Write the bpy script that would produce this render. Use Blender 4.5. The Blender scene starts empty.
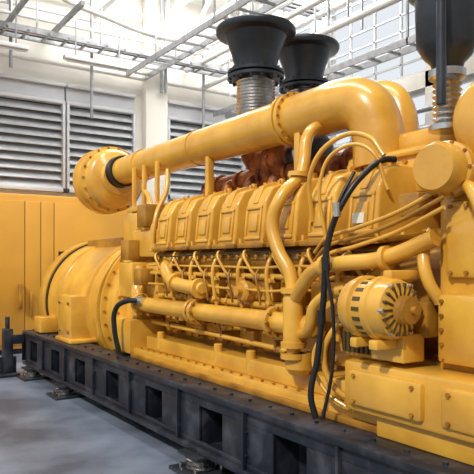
import bpy, bmesh, math, random
from mathutils import Vector, Matrix
random.seed(4)
S=bpy.context.scene
S.view_settings.view_transform='Standard'
PI=math.pi
# ------------------------------------------------------------ materials
def mat(name,col,rough=.5,metal=0.0,var=.12,vscale=4.0,bump=.0,bscale=60,coat=0.0,col2=None,cut=(.35,.7)):
    m=bpy.data.materials.new(name); m.use_nodes=True
    nt=m.node_tree; N=nt.nodes; L=nt.links; b=N['Principled BSDF']
    b.inputs['Roughness'].default_value=rough; b.inputs['Metallic'].default_value=metal
    b.inputs['Coat Weight'].default_value=coat; b.inputs['Coat Roughness'].default_value=.09
    tc=N.new('ShaderNodeTexCoord'); nz=N.new('ShaderNodeTexNoise')
    nz.inputs['Scale'].default_value=vscale; nz.inputs['Detail'].default_value=8
    L.new(tc.outputs['Object'],nz.inputs['Vector'])
    r=N.new('ShaderNodeValToRGB')
    r.color_ramp.elements[0].position=cut[0]; r.color_ramp.elements[1].position=cut[1]
    c2=col2 if col2 else tuple(c*(1-var) for c in col)
    r.color_ramp.elements[0].color=(*c2,1); r.color_ramp.elements[1].color=(*col,1)
    L.new(nz.outputs['Fac'],r.inputs['Fac']); L.new(r.outputs['Color'],b.inputs['Base Color'])
    if bump>0:
        n2=N.new('ShaderNodeTexNoise'); n2.inputs['Scale'].default_value=bscale
        n2.inputs['Detail'].default_value=3
        L.new(tc.outputs['Object'],n2.inputs['Vector'])
        bp=N.new('ShaderNodeBump'); bp.inputs['Strength'].default_value=bump; bp.inputs['Distance'].default_value=.01
        L.new(n2.outputs['Fac'],bp.inputs['Height']); L.new(bp.outputs['Normal'],b.inputs['Normal'])
    return m
YEL=mat('yellow_paint',(.76,.42,.055),.32,vscale=3.5,bump=.10,bscale=38,coat=.55,col2=(.57,.28,.03))
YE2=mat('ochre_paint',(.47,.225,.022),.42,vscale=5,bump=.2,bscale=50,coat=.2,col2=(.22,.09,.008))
ORG=mat('cabinet_orange',(.68,.33,.04),.38,var=.12,vscale=1.5,coat=.1)
BLK=mat('black_skid_paint',(.010,.013,.021),.42,vscale=6,bump=.2,bscale=30,col2=(.045,.050,.064),cut=(.3,.5))
CHA=mat('charcoal_metal',(.055,.062,.075),.33,metal=.5,var=.4,vscale=5,bump=.08)
STL=mat('bellows_steel',(.66,.65,.64),.25,metal=.95,var=.3,vscale=9)
RUB=mat('black_rubber',(.010,.010,.012),.4)
RUS=mat('rust_manifold',(.50,.17,.035),.6,metal=.2,vscale=9,bump=.4,col2=(.14,.035,.014),cut=(.38,.6))
WAL=mat('cream_wall_plaster',(.78,.75,.68),.8,var=.08,vscale=1.2,bump=.05)
CON=mat('blue_grey_concrete',(.18,.215,.275),.42,vscale=1.1,bump=.12,bscale=25,col2=(.055,.07,.10),cut=(.38,.62))
LOU=mat('louver_grey',(.48,.50,.52),.45,var=.12,metal=.1)
FRM=mat('frame_grey',(.56,.57,.59),.5,var=.08)
DRK=mat('dark_void',(.06,.065,.075),.8)
WHT=mat('white_steel',(.80,.80,.78),.45,var=.08)
GAL=mat('galvanised',(.40,.41,.43),.4,metal=.3,var=.3,vscale=10)
LBL=mat('label_plate',(.75,.70,.55),.4)
BRZ=mat('dark_grille',(.08,.055,.015),.6)
SEA=mat('seam_brown',(.30,.13,.015),.6)
# ------------------------------------------------------------ builders
class Grp:
    def __init__(s,name,loc):
        e=bpy.data.objects.new(name,None); e.empty_display_size=.2
        e.location=loc; S.collection.objects.link(e); s.e=e; s.inv=Matrix.Translation(loc).inverted()
    def add(s,o):
        o.parent=s.e; o.matrix_parent_inverse=s.inv; return o
def fin(name,bm,m,g,smooth=True,ang=35):
    bmesh.ops.recalc_face_normals(bm,faces=bm.faces[:])
    me=bpy.data.meshes.new(name); bm.to_mesh(me); bm.free(); me.materials.append(m)
    if smooth:
        me.shade_smooth(); me.set_sharp_from_angle(angle=math.radians(ang))
    o=bpy.data.objects.new(name,me); S.collection.objects.link(o)
    if g: g.add(o)
    return o
def cubeinto(bm,lo,hi,bev=0,seg=2,rot=None):
    c=[(a+b)/2 for a,b in zip(lo,hi)]; s=[abs(b-a) for a,b in zip(lo,hi)]
    M=Matrix.Translation(c)@(rot if rot else Matrix.Identity(4))@Matrix.Diagonal((*s,1))
    r=bmesh.ops.create_cube(bm,size=1,matrix=M)
    if bev>0:
        ed={e for v in r['verts'] for e in v.link_edges}
        bmesh.ops.bevel(bm,geom=list(ed),offset=min(bev,min(s)*.45),segments=seg,profile=.5,affect='EDGES')
def box(name,lo,hi,m,g,bev=.012,seg=2,rot=None):
    bm=bmesh.new(); cubeinto(bm,lo,hi,bev,seg,rot); return fin(name,bm,m,g)
def boxes(name,lst,m,g,bev=0):
    bm=bmesh.new()
    for t in lst: cubeinto(bm,t[0],t[1],bev,2,t[2] if len(t)>2 else None)
    return fin(name,bm,m,g)
def prisminto(bm,prof,y0,y1,bev=.0,seg=2):
    a=[bm.verts.new((x,y0,z)) for x,z in prof]; b=[bm.verts.new((x,y1,z)) for x,z in prof]
    n=len(prof); fs=[bm.faces.new(a),bm.faces.new(b[::-1])]
    for i in range(n): fs.append(bm.faces.new((a[i],b[i],b[(i+1)%n],a[(i+1)%n])))
    if bev>0:
        ed={e for f in fs for e in f.edges}
        bmesh.ops.bevel(bm,geom=list(ed),offset=bev,segments=seg,profile=.5,affect='EDGES')
def prism(name,prof,y0,y1,m,g,bev=.012,seg=2):
    bm=bmesh.new(); prisminto(bm,prof,y0,y1,bev,seg); return fin(name,bm,m,g)
def latheinto(bm,org,axis,prof,seg=36):
    q=Vector(axis).normalized().to_track_quat('Z','Y').to_matrix().to_4x4()
    M=Matrix.Translation(org)@q; rings=[]
    for s,r in prof:
        if r<=1e-5: rings.append([bm.verts.new(M@Vector((0,0,s)))])
        else: rings.append([bm.verts.new(M@Vector((r*math.cos(2*PI*k/seg),r*math.sin(2*PI*k/seg),s))) for k in range(seg)])
    for A,B in zip(rings,rings[1:]):
        for k in range(seg):
            k2=(k+1)%seg
            if len(A)==1 and len(B)==1: continue
            if len(A)==1: bm.faces.new((A[0],B[k],B[k2]))
            elif len(B)==1: bm.faces.new((A[k],B[0],A[k2]))
            else: bm.faces.new((A[k],B[k],B[k2],A[k2]))
def lathe(name,org,axis,prof,m,g,seg=36):
    bm=bmesh.new(); latheinto(bm,org,axis,prof,seg); return fin(name,bm,m,g)
def cyl(name,p0,p1,r,m,g,seg=24,b=.006):
    d=Vector(p1)-Vector(p0); L=d.length; b=min(b,r*.4,L*.3)
    return lathe(name,p0,d,[(0,0),(0,r-b),(b,r),(L-b,r),(L,r-b),(L,0)],m,g,seg)
def bolts(name,lst,m,g):
    bm=bmesh.new()
    for p,n,r,h in lst: latheinto(bm,p,n,[(0,r),(h,r),(h,0)],6)
    return fin(name,bm,m,g,ang=25)
def ring(org,axis,R,n,r,h,ph=0):
    q=Vector(axis).normalized().to_track_quat('Z','Y'); o=Vector(org); out=[]
    for k in range(n):
        a=2*PI*k/n+ph
        out.append((o+q@Vector((R*math.cos(a),R*math.sin(a),0)),axis,r,h))
    return out
def tube(name,pts,r,m,g,smooth=True,res=8):
    cu=bpy.data.curves.new(name,'CURVE'); cu.dimensions='3D'; cu.bevel_depth=r; cu.bevel_resolution=5
    cu.resolution_u=res; cu.use_fill_caps=True
    sp=cu.splines.new('BEZIER' if smooth else 'POLY')
    if smooth:
        sp.bezier_points.add(len(pts)-1)
        for p,c in zip(sp.bezier_points,pts):
            p.co=c; p.handle_left_type=p.handle_right_type='AUTO'
    else:
        sp.points.add(len(pts)-1)
        for p,c in zip(sp.points,pts): p.co=(*c,1)
    cu.materials.append(m)
    o=bpy.data.objects.new(name,cu); S.collection.objects.link(o); g.add(o); return o
def RY(a): return Matrix.Rotation(math.radians(a),4,'Y')
def RX(a): return Matrix.Rotation(math.radians(a),4,'X')
# ------------------------------------------------------------ room
boxes('floor',[((-4,-3,-.1),(8.3,11.8,0))],CON,None)
Z=7.0
boxes('wall_back',[((-4,11.5,0),(8.3,11.8,2.8)),((-4,11.5,4.82),(8.3,11.8,Z)),((-4,11.5,2.8),(0.0,11.8,4.82)),
  ((5.16,11.5,2.8),(5.85,11.8,4.82)),((7.8,11.5,2.8),(8.3,11.8,4.82))],WAL,None)
box('trim_1',(5.33,11.3,0),(5.82,11.5,Z),WAL,None,bev=.02)
rw=[((8,-3,0),(8.3,11.5,2.6)),((8,-3,6.4),(8.3,11.5,Z)),((8,-3,4.3),(8.3,11.5,4.55))]
for y in (-3,.6,3.4,6.2,9.0,11.1): rw.append(((8,y,2.6),(8.3,y+.4,6.4)))
boxes('wall_right',rw,WAL,None)
boxes('fill_block_wall_front',[((-4,-3.3,0),(8.3,-3,Z))],WAL,None)  # unseen wall added behind the camera to cut fill light
boxes('fill_block_wall_left',[((-4.3,-3.3,0),(-4,11.8,2.6))],WAL,None)  # unseen low wall added to block sky fill, sun passes above
boxes('ceiling',[((-.8,-3,Z),(8.3,11.8,Z+.2))],WHT,None)  # unseen, stops short on the left to let the sun in
def louvre(n,x0,x1):
    g=Grp('window_%d'%n,(x0,11.5,2.8)); y=11.42
    boxes('frame',[((x0,y-.04,4.44),(x1,y+.12,4.50)),((x0,y+.02,4.5),(x1,y+.12,4.76)),((x0,y-.06,4.76),(x1,y+.12,4.82)),((x0,y-.04,2.8),(x0+.05,y+.12,4.44)),((x1-.05,y-.04,2.8),(x1,y+.12,4.44)),((x0,y-.04,2.8),(x1,y+.12,2.88))],FRM,g,bev=.008)
    sl=[]; z=2.95
    while z<4.42: sl.append(((x0+.05,y-.04,z-.008),(x1-.05,y+.17,z+.008),RX(50))); z+=.155
    boxes('slats',sl,LOU,g)
    boxes('gap_shade_sheet',[((x0,y+.2,2.8),(x1,y+.22,4.82))],DRK,g)  # dark sheet paints the shade seen between the slats
for i,(a,b) in enumerate([(-.1,1.16),(1.18,2.36),(2.38,3.73),(3.76,5.15),(5.87,7.78)]): louvre(i+1,a,b)
n=6
for y0,y1 in ((1.0,3.4),(3.8,6.2),(6.6,9.0),(9.4,11.1)):
    for z0,z1 in ((2.6,4.3),(4.55,6.4)):
        g=Grp('window_%d'%n,(8.1,y0,z0)); n+=1
        L=[((8.08,y0,z0),(8.16,y0+.07,z1)),((8.08,y1-.07,z0),(8.16,y1,z1)),((8.08,y0,z0),(8.16,y1,z0+.07)),((8.08,y0,z1-.07),(8.16,y1,z1))]
        k=y0+.6
        while k<y1-.2: L.append(((8.1,k-.02,z0),(8.14,k+.02,z1))); k+=.6
        k=z0+.28
        while k<z1-.1: L.append(((8.1,y0,k-.015),(8.14,y1,k+.015))); k+=.28
        boxes('mullions',L,FRM,g)
# overhead services
ZH=Z-.02
def xtray(y,z,w=.4,x0=-1,x1=7.9):
    g=Grp('cable_tray',(3,y,z))
    L=[((x0,y,z),(x1,y+.03,z+.1)),((x0,y+w,z),(x1,y+w+.03,z+.1))]
    x=x0
    while x<x1-.1: L.append(((x,y,z+.01),(x+.04,y+w,z+.04))); x+=.35
    for x in (1.5,3.0,4.15,5.5,6.9): L.append(((x,y-.01,z),(x+.03,y+.02,ZH)))
    boxes('tray_ladder',L,GAL,g)
    for k in range(4): tube('cable',[(x0,y+.08+k*.07,z+.06),(x1,y+.08+k*.07,z+.06)],.022,DRK if k%2 else WHT,g,False)
xtray(10.7,5.4)
xtray(8.6,6.1,.35,2.0)
def ytray(x0,z,w,y0=1,y1=11.3):
    g=Grp('cable_tray',(x0,6,z))
    L=[((x0,y0,z),(x0+.03,y1,z+.1)),((x0+w,y0,z),(x0+w+.03,y1,z+.1))]
    y=y0
    while y<y1-.1: L.append(((x0+.02,y,z+.01),(x0+w,y+.04,z+.04))); y+=.4
    for y in (2,4,6,8,10): L+= [((x0,y,z),(x0+.03,y+.03,ZH)),((x0+w,y,z),(x0+w+.03,y+.03,ZH))]
    boxes('tray_ladder',L,GAL,g)
ytray(4.9,5.12,.4); ytray(6.9,4.6,.3,4)
g=Grp('conduit_pipe_run',(4,11,5))
for z,y in ((5.85,11.2),(6.05,11.25),(5.15,11.35),(6.4,11.3)): tube('conduit',[(-1,y,z),(7.9,y,z)],.035,WHT,g,False)
for x,z0 in ((4.17,4.2),(2.7,4.9),(5.62,4.9),(5.72,4.9),(6.6,4.0)): tube('drop',[(x,11.2,ZH),(x,11.2,z0)],.03,GAL,g,False)
for x,z in ((6.3,5.5),(6.5,5.9),(4.3,6.2),(6.7,5.2),(7.0,5.7)): tube('long_pipe',[(x,-.5,z),(x,11.4,z)],.05,WHT,g,False)
for z in (3.6,3.9,5.1,5.9): tube('wall_pipe',[(7.85,-.5,z),(7.85,11.4,z)],.045,GAL,g,False)
tube('diag_pipe',[(2.0,9.5,6.9),(2.4,9.8,6.2),(4.3,10.2,5.7),(6.2,10.3,5.65)],.05,WHT,g)
boxes('pipe_hangers',[((x,y,5.15),(x+.03,y+.03,ZH)) for x in (6.3,6.7,7.0) for y in (3,5,7,9)],GAL,g)
for x,y0,y1 in ((2.6,9.6,11.4),(3.4,9.6,11.4)): boxes('bracket_arm',[((x,y0,5.6),(x+.06,y1,5.68))],GAL,g)
def truss(x,z0,dz,m=WHT):
    g=Grp('roof_truss',(x,6,z0))
    L=[((x-.06,0,z0-.1),(x+.06,11.5,z0)),((x-.06,0,z0+dz),(x+.06,11.5,z0+dz+.1))]
    y=.4; a=math.degrees(math.atan2(dz,.7)); Ld=math.hypot(dz,.7)
    while y<10.2:
        L.append(((x-.03,y-.02,z0),(x+.03,y+.02,z0+dz)))
        for s,yy in ((1,y+.35),(-1,y+1.05)): L.append(((x-.03,yy-Ld/2,z0+dz/2-.02),(x+.03,yy+Ld/2,z0+dz/2+.02),RX(s*a)))
        y+=1.4
    boxes('truss_members',L,m,g)
truss(5.9,6.0,.6)
for i,(x,y,z) in enumerate([(3.4,10.4,4.98),(1.6,10.4,5.0),(6.3,9.6,4.6)]):
    g=Grp('strip_light',(x,y,z))
    box('housing',(x,y,z),(x+1.2,y+.14,z+.07),WHT,g)
    cyl('tube',(x+.04,y+.07,z-.02),(x+1.16,y+.07,z-.02),.018,WHT,g)
    boxes('hanger',[((x+.2,y+.06,z+.06),(x+.22,y+.08,ZH)),((x+1,y+.06,z+.06),(x+1.02,y+.08,ZH))],GAL,g)
# cabinet
g=Grp('electrical_cabinet',(2.5,10.7,0))
box('body',(-1.5,10.4,.08),(4.6,11.25,2.62),ORG,g,bev=.03)
box('plinth',(-1.48,10.45,0),(4.58,11.2,.1),BLK,g)
L=[]
for x0,x1 in ((-1.4,.3),(.315,1.6),(1.615,2.72),(2.735,2.98),(2.995,3.2),(3.215,4.5)): L.append(((x0,10.38,.16),(x1,10.41,2.5)))
boxes('door_panels',L,ORG,g,bev=.006)
boxes('door_seams',[((x,10.392,.16),(x+.015,10.402,2.5)) for x in (.3,1.6,2.72,2.98,3.2)],SEA,g)
boxes('handles',[((2.62,10.31,.75),(2.68,10.38,1.15)),((2.80,10.31,.6),(2.84,10.38,1.0)),((1.44,10.31,.75),(1.5,10.38,1.15))],YE2,g,bev=.01)
boxes('labels',[((3.28,10.365,1.55),(3.5,10.38,1.68))],RUB,g)
# ------------------------------------------------------------ skid
g=Grp('steel_skid_base',(3.4,4.5,0))
HY=[8.1,7.2,6.36,5.48,4.6,3.7,2.82,1.95,1.1]
def rail(xo,sgn):
    L=[((xo,.5,.55),(xo+sgn*.28,8.5,.59)),((xo,.5,.14),(xo+sgn*.28,8.5,.18)),((xo+sgn*.24,.5,.18),(xo+sgn*.27,8.5,.55)),
       ((xo+sgn*.035,.5,.47),(xo+sgn*.055,8.5,.55)),((xo+sgn*.035,.5,.18),(xo+sgn*.055,8.5,.22))]
    ys=[8.5]
    for h in HY: ys+=[h+.155,h-.155]
    ys.append(.5)
    for i in range(0,len(ys),2): L.append(((xo+sgn*.035,ys[i+1],.22),(xo+sgn*.055,ys[i],.47)))
    for h in HY:
        for s in (-.17,.17): L.append(((xo+sgn*.05,h+s-.01,.18),(xo+sgn*.25,h+s+.01,.55)))
        L.append(((xo+sgn*.004,h+.43,.18),(xo+sgn*.05,h+.45,.55)))
    return L
boxes('rail_near',rail(2.2,1),BLK,g,bev=.004)
boxes('rail_far',rail(4.6,-1),BLK,g,bev=.004)
boxes('cross_members',[((2.4,y,.16),(4.4,y+.12,.56)) for y in (.6,2.3,4.1,5.9,7.6,8.38)],BLK,g,bev=.006)
boxes('belly_plate',[((2.47,.6,.5),(4.33,5.5,.53))],BLK,g)
B=[]
for y in [8.4-.22*k for k in range(36)]: B.append(((2.32,y,.59),(0,0,1),.014,.014))
for y in (7.65,6.8,5.9,5.05,4.15,3.25,2.4):
    for z in (.27,.42): B.append(((2.235,y,z),(-1,0,0),.013,.014))
bolts('rail_bolts',B,BLK,g)
for y in (6.85,3.85,1.4,8.15):
    for x in (2.28,4.52):
        box('mount_base',(x-.20,y-.18,0),(x+.16,y+.18,.025),CHA,g,bev=.004)
        box('mount_top_plate',(x-.15,y-.14,.118),(x+.13,y+.14,.139),CHA,g,bev=.004)
        lathe('mount_spring',(x-.03,y,.025),(0,0,1),[(0,0),(0,.1),(.015,.115),(.03,.08),(.045,.115),(.06,.08),(.075,.115),(.093,.1),(.093,0)],STL,g,20)
        B=ring((x-.03,y,.025),(0,0,1),.15,4,.015,.03,PI/4); bolts('mount_bolts',B,STL,g)
g=Grp('levelling_jack',(2.02,8.45,0))
box('base',(1.85,8.35,0),(2.14,8.7,.04),BLK,g)
box('post',(1.95,8.44,.04),(2.07,8.58,.62),BLK,g)
cyl('screw',(2.01,8.51,.6),(2.01,8.51,.78),.03,CHA,g)
boxes('gusset',[((1.88,8.49,.04),(2.12,8.53,.25)),((2.07,8.42,.42),(2.19,8.49,.54))],BLK,g)
# ------------------------------------------------------------ generator
g=Grp('electric_generator',(3.25,7.4,.6))
lathe('drum',(3.25,6.34,.97),(0,1,0),[(0,0),(0,.84),(.05,.84),(.06,.78),(.40,.78),(.41,.81),(.47,.81),(.48,.78),(1.46,.78),(1.47,.80),(1.86,.80),(1.87,.77),(1.92,.77),(1.93,.83),(2.16,.83),(2.22,.79),(2.26,.6),(2.26,0)],YEL,g,64)
lathe('groove_shade_band',(3.25,6.3+1.9,.97),(0,1,0),[(0,.80),(.0,.815),(.06,.815),(.06,.80)],RUB,g,64)  # black ring standing in for the shade of a groove round the drum
boxes('foot_box',[((2.27,6.75,.6),(2.62,7.2,1.12)),((2.25,6.7,.59),(2.7,7.25,.64)),((2.27,7.9,.6),(2.7,8.2,.8))],YEL,g,bev=.015)
boxes('side_vent',[((2.5,7.45,.62),(2.56,8.1,.85))],YE2,g,bev=.01)
bolts('foot_bolts',[((2.27,y,z),(-1,0,0),.02,.02) for y in (6.82,7.13) for z in (.72,1.04)],YE2,g)
box('terminal_box',(2.95,6.9,1.5),(3.9,8.1,1.80),YE2,g,bev=.03)
# ------------------------------------------------------------ engine
E=Grp('diesel_engine',(3.4,3.6,.6)); g=E
cx=3.4
def mir(p): return [(2*cx-x,z) for x,z in p][::-1]
half=[(2.8,.6),(2.8,1.02),(2.7,1.14),(2.68,1.2),(2.68,1.46),(2.72,1.56),(3.0,1.7)]
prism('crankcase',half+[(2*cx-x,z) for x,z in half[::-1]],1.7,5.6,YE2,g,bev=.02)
lathe('flywheel_housing',(3.3,5.55,.98),(0,1,0),[(0,0),(0,.78),(.06,.8),(.12,.74),(.34,.74),(.38,.86),(.5,.86),(.54,.80),(.72,.80),(.73,.86),(.77,.86),(.77,0)],YEL,g,64)
bolts('flywheel_bolts',ring((3.3,5.93,.98),(0,-1,0),.82,32,.017,.02)+ring((3.3,6.28,.98),(0,-1,0),.83,36,.014,.02),YE2,g)
boxes('flywheel_side_boxes',[((2.42,5.5,.62),(2.8,5.95,.95)),((2.5,5.62,1.15),(2.8,5.95,1.5)),((2.7,5.95,1.64),(3.3,6.3,2.02)),((2.6,5.35,1.55),(3.1,5.85,1.82)),((2.62,5.3,1.1),(2.8,5.56,1.5))],YEL,g,bev=.02)
boxes('rear_control_boxes',[((2.55,5.42,1.84),(2.78,5.62,2.06)),((2.48,5.66,1.52),(2.62,5.86,1.72)),((2.46,5.34,1.28),(2.6,5.5,1.44))],YE2,g,bev=.012)
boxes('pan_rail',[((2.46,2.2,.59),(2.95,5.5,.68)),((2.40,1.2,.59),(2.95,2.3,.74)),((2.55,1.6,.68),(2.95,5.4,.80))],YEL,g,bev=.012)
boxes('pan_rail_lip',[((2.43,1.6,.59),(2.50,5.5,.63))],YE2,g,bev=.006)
bolts('pan_bolts',[((2.50,5.4-.13*k,.68),(0,0,1),.012,.014) for k in range(26)],YE2,g)
bm=bmesh.new(); B=[]
for i in range(9):
    yc=5.27-.4*i
    cubeinto(bm,(2.755,yc-.15,.83),(2.81,yc+.15,1.0),.015)
    for dy in (-.13,0,.13):
        for z in (.85,.98): B.append(((2.755,yc+dy,z),(-1,0,0),.011,.014))
fin('inspection_doors',bm,YEL,g); bolts('door_bolts',B,YE2,g)
pitch=.355
for side in (0,1):
    def mx(p): return mir(p) if side else p
    def MP(p): return (2*cx-p[0],p[1],p[2]) if side else p
    tag='far_' if side else ''
    heads=bmesh.new(); covs=bmesh.new(); pads=bmesh.new(); ports=bmesh.new(); flg=bmesh.new(); B=[]; B2=[]
    for i in range(8):
        yc=5.2-pitch*(i+.5)
        prisminto(heads,mx([(2.62,1.40),(2.57,1.50),(2.57,1.575),(2.62,1.61),(3.1,1.68),(3.1,1.40)]),yc-.145,yc+.145,.012)
        prisminto(flg,mx([(2.495,1.60),(2.495,1.635),(3.12,1.70),(3.12,1.66)]),yc-.158,yc+.158,.008)
        prisminto(covs,mx([(2.522,1.625),(2.555,1.93),(2.615,2.03),(2.70,2.06),(3.0,2.07),(3.08,1.98),(3.08,1.66)]),yc-.118,yc+.118,.022,3)
        def fx(z): return 2.522+(z-1.625)*.108
        for z0,z1,d0,d1 in ((1.66,1.685,-.095,.095),(1.875,1.90,-.095,.095),(1.685,1.875,-.095,-.075),(1.685,1.875,.075,.095),(1.72,1.84,-.05,.05)):
            prisminto(pads,mx([(fx(z0)-.014,z0),(fx(z1)-.014,z1),(fx(z1)+.02,z1),(fx(z0)+.02,z0)]),yc+d0,yc+d1,.004)
        prisminto(pads,mx([(2.545,1.92),(2.605,2.045),(2.70,2.08),(2.82,2.085),(2.82,2.03),(2.68,1.99),(2.60,1.90)]),yc-.03,yc+.03,.006)
        sg=1 if side else -1
        for dy in (-.138,.138):
            B.append((MP((2.515,yc+dy,1.632)),(0,0,1),.014,.04)); B.append((MP((2.72,yc+dy,1.655)),(0,0,1),.014,.04))
        for dy in (-.115,0,.115): B.append((MP((2.572,yc+dy,1.54)),(sg,0,0),.018,.022))
        for dy in (-.085,.085): B.append((MP((2.70,yc+dy,2.055)),(0,0,1),.016,.028))
        B.append((MP((2.79,yc,2.075)),(0,0,1),.024,.035)); B.append((MP((2.93,yc,2.065)),(0,0,1),.022,.03))
        cubeinto(ports,*( ((2.61,yc-.12,1.22),(2.69,yc+.12,1.37)) if not side else ((4.11,yc-.12,1.22),(4.19,yc+.12,1.37))),.02)
        for dy in (-.1,.1):
            for z in (1.24,1.35): B2.append((MP((2.61,yc+dy,z)),(sg,0,0),.012,.014))
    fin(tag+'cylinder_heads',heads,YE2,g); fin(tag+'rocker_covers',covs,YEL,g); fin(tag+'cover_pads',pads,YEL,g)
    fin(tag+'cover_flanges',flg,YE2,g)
    fin(tag+'port_covers',ports,YEL,g); bolts(tag+'head_bolts',B,YEL,g); bolts(tag+'port_bolts',B2,YEL,g)
U=[]
for i in range(8):
    yc=5.2-pitch*(i+.5)
    tube('injector_line',[(2.56,yc+.08,1.59),(2.50,yc+.07,1.57),(2.50,yc+.02,1.48),(2.54,yc-.03,1.40),(2.60,yc-.04,1.38)],.011,YEL,g)
    tube('coolant_jumper',[(2.60,yc-.175,1.56),(2.54,yc-.175,1.50),(2.54,yc-.175,1.25),(2.56,yc-.175,1.17)],.016,YEL,g)
    lathe('jumper_flange',(2.545,yc-.175,1.36),(0,0,1),[(0,.0),(0,.028),(.03,.028),(.03,0)],YEL,g,12)
    tube('drain_line',[(2.57,yc-.05,1.46),(2.51,yc-.07,1.42),(2.51,yc-.10,1.28),(2.53,yc-.09,1.2)],.009,YE2,g)
    lathe('pump_stub',(2.61,yc+.02,1.295),(-1,0,0),[(0,0),(0,.035),(.03,.035),(.03,.02),(.06,.02),(.06,0)],YEL,g,14)
    U+=[((2.56,yc+.11,1.385),(0,1,0),.030,.035),((2.50,yc+.07,1.53),(0,0,1),.018,.03),((2.54,yc-.175,1.21),(0,0,1),.026,.025),((2.63,yc+.1,1.19),(0,1,0),.042,.03),((2.60,yc-.09,1.02),(0,0,1),.02,.08)]
    tube('return_line',[(2.63,yc-.12,1.19),(2.585,yc-.12,1.14),(2.60,yc-.10,1.06),(2.64,yc-.09,.96)],.012,YEL,g)
bolts('hex_unions',U,YEL,g)
tube('fuel_rail',[(2.56,5.3,1.40),(2.56,2.3,1.40)],.020,YEL,g,False)
tube('upper_rail',[(2.63,5.25,1.19),(2.63,2.3,1.19)],.032,YEL,g,False)
cyl('water_pipe',(2.52,5.55,1.1),(2.52,2.95,1.1),.070,YEL,g)
B=[]
for y in (5.45,4.45,4.38,3.35):
    cyl('water_pipe_flange',(2.52,y,1.1),(2.52,y-.035,1.1),.105,YEL,g); B+=ring((2.52,y-.035,1.1),(0,-1,0),.09,8,.012,.018)
bolts('pipe_flange_bolts',B,YE2,g)
tube('pipe_riser',[(2.52,5.5,1.1),(2.56,5.62,1.2),(2.6,5.66,1.45)],.07,YEL,g)
tube('lower_oil_line',[(2.62,5.4,.93),(2.6,4.2,.92),(2.6,3.2,.90)],.020,YEL,g)
for y in (5.0,4.1,3.4): boxes('line_clip',[((2.58,y,.89),(2.76,y+.03,.96)),((2.5,y+.25,1.0),(2.7,y+.29,1.05))],YE2,g,bev=.004)
tube('oil_elbow',[(2.60,5.0,1.50),(2.52,4.92,1.45),(2.49,4.78,1.35),(2.48,4.6,1.31),(2.50,4.30,1.29)],.058,YEL,g)
lathe('elbow_flange',(2.50,4.32,1.29),(0,-1,0),[(0,0),(0,.082),(.04,.082),(.04,.05),(.06,.04),(.06,0)],YEL,g)
lathe('elbow_flange_up',(2.485,4.70,1.33),(0,-1,-.2),[(0,0),(0,.08),(.04,.08),(.04,0)],YEL,g)
lathe('oil_filter_cap',(2.62,3.75,1.29),(-1,0,0),[(0,0),(0,.08),(.08,.08),(.1,.065),(.1,.035),(.14,.035),(.14,0)],YEL,g)
for y in (5.15,4.15,3.7): cyl('drain_boss',(2.58,y,.70),(2.58,y,.86),.035,YEL,g)
for k,(z,x,y0,y1) in enumerate([(1.31,2.535,5.3,2.8),(1.02,2.64,5.3,3.1),(1.47,2.53,5.3,2.5)]):
    pts=[]; n=9
    for j in range(n):
        pts.append((x+random.uniform(-.008,.008),y0+(y1-y0)*j/(n-1),z+random.uniform(-.012,.012)))
    tube('service_line',pts,.010,YEL if k!=1 else RUB,g)
# ---- valley
box('valley_plenum',(3.1,2.2,1.6),(3.7,5.5,2.08),YE2,g,bev=.03)
for xm in (3.18,3.62):
    tube('exhaust_manifold',[(xm,5.3,2.22),(xm,4.3,2.24),(xm,3.1,2.22)],.085,RUS,g)
    for i in range(8):
        yc=5.2-pitch*(i+.5)
        if yc<3.0: continue
        lathe('manifold_joint',(xm,yc,2.23),(0,1,0),[(0,0),(0,.105),(.04,.105),(.04,0)],RUS,g,20)
        s=-1 if xm<3.4 else 1
        tube('manifold_runner',[(xm,yc+.09,2.22),(xm+s*.10,yc+.09,2.20),(xm+s*.17,yc+.09,2.06)],.045,RUS,g)
for xm,ym in ((3.24,4.57),(4.12,4.95)):
    tube('turbo_outlet',[(xm,ym-.32,2.34),(xm,ym-.12,2.40),(xm,ym,2.52),(xm,ym,2.70)],.15,RUS,g)
    lathe('turbo_scroll',(xm-.05,ym-.62,2.36),(0,1,0),[(0,0),(0,.10),(.03,.11),(.05,.15),(.09,.18),(.12,.19),(.13,.21),(.16,.21),(.17,.19),(.24,.17),(.29,.12),(.34,.11),(.34,0)],RUS,g)
    bolts('turbo_bolts',ring((xm-.05,ym-.49,2.36),(0,-1,0),.2,14,.014,.02),RUS,g)
    lathe('turbo_compressor',(xm-.05,ym-.98,2.36),(0,1,0),[(0,0),(0,.08),(.03,.13),(.1,.17),(.2,.17),(.26,.11),(.36,.1),(.36,0)],CHA,g)
    lathe('compressor_clamp',(xm-.05,ym-.84,2.36),(0,1,0),[(0,.1),(0,.18),(.03,.18),(.03,.1)],STL,g)
# ---- large air pipe
px,pz=2.9,2.56
lathe('air_pipe',(px,6.75,pz),(0,-1,0),[(0,0),(0,.155),(3.15,.165),(3.15,0)],YEL,g,48)
tube('air_pipe_elbow',[(px,3.62,pz),(px,3.3,pz),(px,3.08,pz-.0),(px+.02,2.90,pz-.05),(px+.05,2.82,pz-.20),(px+.06,2.80,pz-.45)],.170,YEL,g,res=14)
for y,w,r in ((3.66,.035,.195),(3.60,.035,.195),(6.2,.03,.17),(5.0,.02,.168)):
    lathe('air_pipe_flange',(px,y,pz),(0,-1,0),[(0,0),(0,r),(w,r),(w,0)],YEL,g,48)
bolts('air_pipe_flange_bolts',ring((px,3.57,pz),(0,-1,0),.183,18,.009,.015),YE2,g)
lathe('hose_clamp',(px,6.72,pz),(0,1,0),[(0,0),(0,.18),(.03,.185),(.05,.17),(.12,.17),(.14,.185),(.17,.18),(.17,0)],RUB,g,40)
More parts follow.
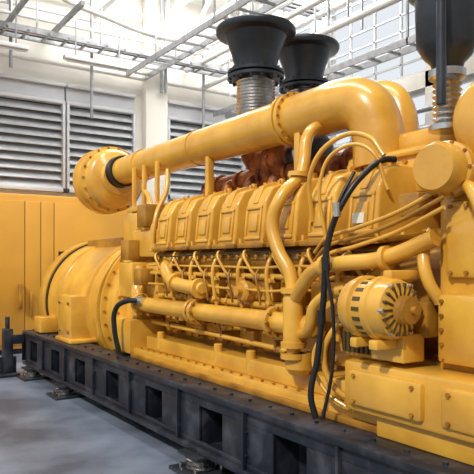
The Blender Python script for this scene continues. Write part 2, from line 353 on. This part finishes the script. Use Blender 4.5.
lathe('air_cleaner',(px,6.86,pz-.06),(0,1,0),[(0,0),(0,.20),(.05,.22),(.08,.30),(.10,.33),(.14,.35),(.20,.36),(.21,.395),(.26,.395),(.27,.37),(.42,.37),(.43,.405),(.49,.405),(.50,.37),(.56,.33),(.60,.25),(.62,0)],YEL,g,56)
bolts('air_cleaner_bolts',ring((px,7.07,pz-.06),(0,-1,0),.378,18,.014,.02),YE2,g)
boxes('pipe_brackets',[((2.72,y-.02,1.75),(2.76,y+.02,2.5)) for y in (6.1,5.85,5.55)]+[((2.80,y-.03,1.98),(2.86,y+.03,2.45)) for y in (4.7,3.45)]+[((2.7,5.45,2.03),(3.1,6.2,2.08))],YEL,g,bev=.006)
tube('pipe_drain',[(2.86,6.0,2.45),(2.78,5.95,2.3),(2.72,5.7,2.15),(2.66,5.5,1.95),(2.6,5.35,1.7)],.026,YEL,g)
tube('breather_pipe',[(2.78,5.4,2.4),(2.74,5.35,2.2),(2.60,5.28,1.95),(2.54,5.26,1.6)],.024,YEL,g)
# ---- vertical pipe
tube('down_pipe_top',[(2.84,3.22,2.45),(2.72,3.22,2.36),(2.66,3.20,2.15),(2.60,3.18,2.0)],.042,YEL,g)
tube('down_pipe',[(2.60,3.18,2.05),(2.47,3.20,1.92),(2.43,3.24,1.75),(2.43,3.18,1.58),(2.45,3.08,1.42),(2.45,3.05,1.2),(2.45,3.05,.93)],.044,YEL,g)
lathe('down_pipe_joint',(2.60,3.185,2.06),(.1,0,1),[(0,0),(0,.07),(.03,.07),(.03,0)],YEL,g,20)
for z in (1.34,1.0,.93): lathe('down_pipe_flange',(2.45,3.05,z),(0,0,-1),[(0,0),(0,.08),(.035,.08),(.035,0)],YEL,g,24)
lathe('down_pipe_body',(2.45,3.05,.97),(0,0,1),[(0,.0),(0,.065),(.3,.065),(.34,.05),(.34,0)],YEL,g,24)
lathe('down_pipe_base',(2.5,3.05,.93),(0,0,-1),[(0,0),(0,.09),(.1,.09),(.14,.06),(.14,0)],YEL,g)
tube('cross_pipe',[(2.45,3.05,1.25),(2.42,2.92,1.36),(2.41,2.78,1.46),(2.42,2.6,1.49),(2.46,2.3,1.52),(2.50,2.0,1.62)],.044,YEL,g)
tube('cross_pipe_2',[(2.47,3.0,1.05),(2.42,2.86,1.10),(2.4,2.78,1.25),(2.42,2.5,1.35),(2.44,2.2,1.36)],.034,YEL,g)
for p,d in (((2.415,2.72,1.475),(0,-1,.1)),((2.46,2.3,1.52),(.1,-1,.1))): lathe('cross_flange',p,d,[(0,0),(0,.066),(.03,.066),(.03,0)],YEL,g,20)
for k in range(3):
    o=.05*k
    tube('oil_line',[(2.5,2.9,1.46+o),(2.46,2.75,1.54+o),(2.46,2.5,1.59+o),(2.46,2.2,1.66+o),(2.44,1.9,1.76+o)],.012,YEL if k!=1 else YE2,g)
tube('arched_line',[(2.52,2.95,1.75),(2.48,2.9,2.08),(2.55,2.75,2.24),(2.6,2.55,2.22),(2.62,2.45,2.1)],.015,YEL,g)
tube('arched_line_2',[(2.5,2.8,1.6),(2.46,2.78,2.05),(2.5,2.68,2.16),(2.55,2.5,2.14),(2.6,2.4,1.9)],.011,YEL,g)
tube('arched_line_3',[(2.46,2.55,1.2),(2.38,2.62,1.1),(2.36,2.66,.95),(2.38,2.6,.8),(2.46,2.5,.72)],.018,YEL,g)
tube('arched_line_4',[(2.4,2.7,1.1),(2.36,2.75,.95),(2.36,2.66,.78),(2.42,2.5,.68)],.012,YEL,g)
# ---- front end
boxes('front_gear_housing',[((2.58,1.3,.62),(4.3,2.05,1.98)),((2.50,1.3,1.0),(2.6,2.0,1.35)),((2.54,1.3,1.42),(2.6,1.98,1.80))],YEL,g,bev=.035)
bolts('gear_housing_bolts',[((2.54,1.94-.09*k,1.77),(-1,0,0),.011,.014) for k in range(6)]+[((2.54,1.94-.09*k,1.45),(-1,0,0),.011,.014) for k in range(6)]+[((2.50,1.96,1.03+.07*k),(-1,0,0),.011,.014) for k in range(5)],YE2,g)
lathe('expansion_housing',(2.60,1.80,2.20),(1,0,0),[(0,0),(0,.15),(.02,.19),(.05,.21),(.12,.215),(.13,.235),(.17,.235),(.18,.215),(1.1,.215),(1.2,.15),(1.22,0)],YEL,g,48)
bolts('expansion_bolts',ring((2.73,1.80,2.20),(-1,0,0),.226,16,.009,.012),YE2,g)
boxes('expansion_saddle',[((2.66,1.5,1.95),(3.7,2.08,2.12))],YEL,g,bev=.03)
boxes('aftercooler_housing',[((2.85,2.15,1.9),(3.9,3.0,2.18)),((2.82,2.2,2.12),(3.3,2.9,2.16)),((2.95,2.25,2.16),(3.5,2.85,2.30))],YEL,g,bev=.04)
bolts('aftercooler_bolts',[((2.85,2.25+.12*k,2.09),(-1,0,0),.014,.02) for k in range(6)],YE2,g)
lathe('thermostat_housing',(2.72,1.97,1.95),(-1,-.12,0),[(0,0),(0,.115),(.16,.115),(.17,.138),(.22,.138),(.23,.125),(.30,.125),(.33,.107),(.33,0)],YEL,g,40)
bolts('thermostat_bolts',ring((2.50,1.943,1.95),(-1,-.12,0),.131,10,.009,.012),YE2,g)
tube('small_elbow',[(3.25,3.5,2.62),(3.25,3.2,2.68),(3.25,2.98,2.64),(3.25,2.88,2.50),(3.25,2.87,2.2)],.10,YEL,g)
lathe('small_elbow_flange',(3.25,3.22,2.675),(0,-1,0),[(0,0),(0,.13),(.04,.13),(.04,0)],YEL,g)
tube('front_pipe_a',[(2.60,2.12,1.66),(2.52,2.09,1.56),(2.50,2.05,1.42),(2.56,2.02,1.30)],.032,YEL,g)
tube('front_pipe_b',[(2.58,1.9,1.86),(2.50,1.80,1.84),(2.49,1.7,1.6),(2.52,1.66,1.2)],.03,YEL,g)
lathe('front_cover_disc',(2.56,1.64,1.61),(-1,0,0),[(0,0),(0,.11),(.03,.11),(.04,.085),(.06,.085),(.06,0)],YEL,g)
boxes('junction_boxes',[((2.52,2.12,1.74),(2.62,2.26,1.86)),((2.5,2.05,1.12),(2.6,2.2,1.3))],YE2,g,bev=.012)
boxes('front_support_block',[((2.36,1.2,.70),(2.85,2.50,.97)),((2.33,1.95,.74),(2.4,2.44,.93)),((2.34,1.3,.74),(2.4,1.85,.93))],YEL,g,bev=.02)
bolts('support_bolts',[((2.33,y,z),(-1,0,0),.012,.012) for y in (2.0,2.39) for z in (.77,.90)]+[((2.34,y,z),(-1,0,0),.012,.012) for y in (1.8,1.4) for z in (.77,.90)],YE2,g)
boxes('support_feet',[((2.40,1.45,.59),(2.8,1.7,.72)),((2.42,2.05,.59),(2.8,2.25,.72))],YEL,g,bev=.015)
boxes('governor_box',[((2.46,2.3,.97),(2.75,2.62,1.14)),((2.5,2.62,1.14),(2.75,2.95,1.38))],YEL,g,bev=.02)
boxes('governor_grille',[((2.44,2.33+.035*k,1.0),(2.465,2.35+.035*k,1.11)) for k in range(8)],BRZ,g)
lathe('charging_alternator',(2.32,2.05,1.27),(0,1,0),[(0,0),(0,.1),(.02,.14),(.05,.152),(.09,.152),(.10,.162),(.13,.162),(.14,.145),(.21,.145),(.22,.162),(.25,.162),(.26,.152),(.30,.145),(.33,.11),(.35,.05),(.39,.05),(.39,0)],YEL,g,40)
lathe('alternator_pulley',(2.32,2.05,1.27),(0,-1,0),[(0,0),(0,.05),(.015,.07),(.03,.055),(.04,.07),(.05,.055),(.06,.065),(.065,.02),(.09,.02),(.09,0)],YE2,g)
bm=bmesh.new()
for k in range(18):
    t=2*PI*k/18
    M=Matrix.Rotation(t,4,'Y')
    for yy,rr in ((2.38,.10),(2.062,.10)):
        c0=Vector((2.32,yy,1.27))+M@Vector((rr,0,0)); cubeinto(bm,tuple(c0-Vector((.03,.014,.006))),tuple(c0+Vector((.03,.008,.006))),0,1,M)
    c0=Vector((2.32,2.225,1.27))+M@Vector((.146,0,0)); cubeinto(bm,tuple(c0-Vector((.002,.025,.010))),tuple(c0+Vector((.002,.025,.010))),0,1,M)
fin('alternator_vents',bm,BRZ,g)
bolts('alternator_bolts',ring((2.32,2.10,1.27),(0,-1,0),.132,6,.012,.05),STL,g)
boxes('alternator_bracket',[((2.36,2.08,1.0),(2.52,2.3,1.14)),((2.22,2.12,1.07),(2.5,2.18,1.12)),((2.22,2.26,1.07),(2.5,2.31,1.12)),((2.3,2.1,1.41),(2.5,2.16,1.46))],YEL,g,bev=.01)
# hoses
tube('black_hose',[(2.68,2.42,2.08),(2.60,2.44,2.07),(2.50,2.47,2.0),(2.39,2.52,1.85),(2.34,2.6,1.62),(2.33,2.63,1.29),(2.31,2.66,.95),(2.28,2.68,.75),(2.3,2.66,.62)],.018,RUB,g)
tube('black_hose_thin',[(2.44,2.5,2.0),(2.36,2.54,1.82),(2.33,2.60,1.5),(2.34,2.56,1.2),(2.33,2.56,.9),(2.3,2.6,.64)],.010,RUB,g)
for p in ((2.335,2.615,1.45),(2.325,2.64,1.15),(2.36,2.55,1.75)): lathe('hose_fitting',p,(0,.05,1),[(0,0),(0,.025),(.08,.025),(.08,0)],STL if p[2]>1.7 else RUB,g,12)
tube('rear_hose',[(2.36,5.6,.62),(2.32,5.62,.85),(2.32,5.6,1.04),(2.36,5.45,1.13),(2.44,5.3,1.14)],.025,RUB,g)
lathe('rear_hose_fitting',(2.44,5.36,1.14),(.2,-1,0),[(0,0),(0,.04),(.1,.04),(.1,0)],STL,g,12)
tube('harness',[(2.60,5.3,1.62),(2.52,5.1,1.57),(2.515,4.0,1.57),(2.515,3.0,1.57),(2.52,2.3,1.55)],.006,RUB,g)
boxes('data_plate',[((2.512,2.50,1.72),(2.520,2.59,1.78),RY(6))],LBL,g)
# third outlet top right
ox,oy=2.85,2.20
lathe('front_outlet_bellows',(ox,oy,2.22),(0,0,1),[(0,0),(0,.1),(.03,.1)]+[(.03+.016*k,.065 if k%2 else .080) for k in range(16)]+[(.29,.1),(.33,.1),(.33,0)],STL,g,28)
lathe('front_outlet_bell',(ox,oy,2.55),(0,0,1),[(0,0),(0,.08),(.04,.09),(.08,.13),(.14,.165),(.4,.175),(.42,.21),(.45,.21),(.45,.17)],CHA,g,36)
cyl('front_outlet_pipe',(2.62,2.06,2.3),(2.62,2.06,3.3),.025,CHA,g)
# ------------------------------------------------------------ stacks
for x,y,z0,k0 in ((3.24,4.57,2.69,1.05),(4.12,4.95,2.82,1.05)):
    g=Grp('exhaust_stack',(x,y,z0))
    def sc(p): return [(a*k0*.96,b*k0) for a,b in p]
    lathe('lower_flange',(x,y,z0),(0,0,1),sc([(0,0),(0,.22),(.03,.22),(.03,.17),(.06,.17),(.06,0)]),STL,g,40)
    pr=[(0,.15)]
    for k in range(27): pr.append((.01+.0145*k,.168 if k%2 else .148))
    lathe('bellows',(x,y,z0+.05*k0),(0,0,1),sc(pr),STL,g,40)
    z=z0+.45*k0*.96
    lathe('collar',(x,y,z),(0,0,1),sc([(0,.14),(0,.245),(.025,.245),(.025,.19),(.045,.19),(.045,.245),(.07,.245),(.07,.18)]),CHA,g,40)
    lathe('flared_pipe',(x,y,z+.07*k0*.96),(0,0,1),sc([(0,.18),(.06,.185),(.16,.21),(.31,.265),(.325,.335),(.345,.345),(.37,.345),(.385,.335),(.385,.24),(.30,.21),(0,.15)]),CHA,g,48)
    bolts('collar_bolts',ring((x,y,z+.068),(0,0,1),.235,16,.014,.02)+ring((x,y,z),(0,0,-1),.235,16,.014,.02),CHA,g)
# ------------------------------------------------------------ light
w=bpy.data.worlds.new('World'); S.world=w; w.use_nodes=True
bg=w.node_tree.nodes['Background']; bg.inputs[0].default_value=(.90,.95,1,1); bg.inputs[1].default_value=.9
def area(name,loc,rot,sx,sy,e,col=(1,1,1)):
    l=bpy.data.lights.new(name,'AREA'); l.shape='RECTANGLE'; l.size=sx; l.size_y=sy; l.energy=e; l.color=col
    o=bpy.data.objects.new(name,l); o.location=loc; o.rotation_euler=rot; S.collection.objects.link(o)
area('overhead_fill',(2.0,4,6.9),(0,0,0),.8,6,190,(1,.98,.95))  # added fill light under the closed ceiling, gives the engine its top light
area('overhead_fill',(5.6,8.8,6.9),(0,0,0),4,3.5,620,(1,.98,.95))  # added fill light, keeps the back wall bright
l=bpy.data.lights.new('sun','SUN'); l.energy=2.8; l.angle=math.radians(3); l.color=(1,.96,.9)
o=bpy.data.objects.new('sun',l); o.rotation_euler=Vector((-.70,-.30,.70)).to_track_quat('Z','Y').to_euler(); S.collection.objects.link(o)
# ------------------------------------------------------------ camera
cd=bpy.data.cameras.new('camera'); cd.sensor_width=36; cd.lens=47.1; cd.shift_y=.053; cd.clip_start=.05
co=bpy.data.objects.new('camera',cd); co.location=(0,0,1.5); co.rotation_euler=(PI/2,0,-math.radians(33.6))
S.collection.objects.link(co); S.camera=co
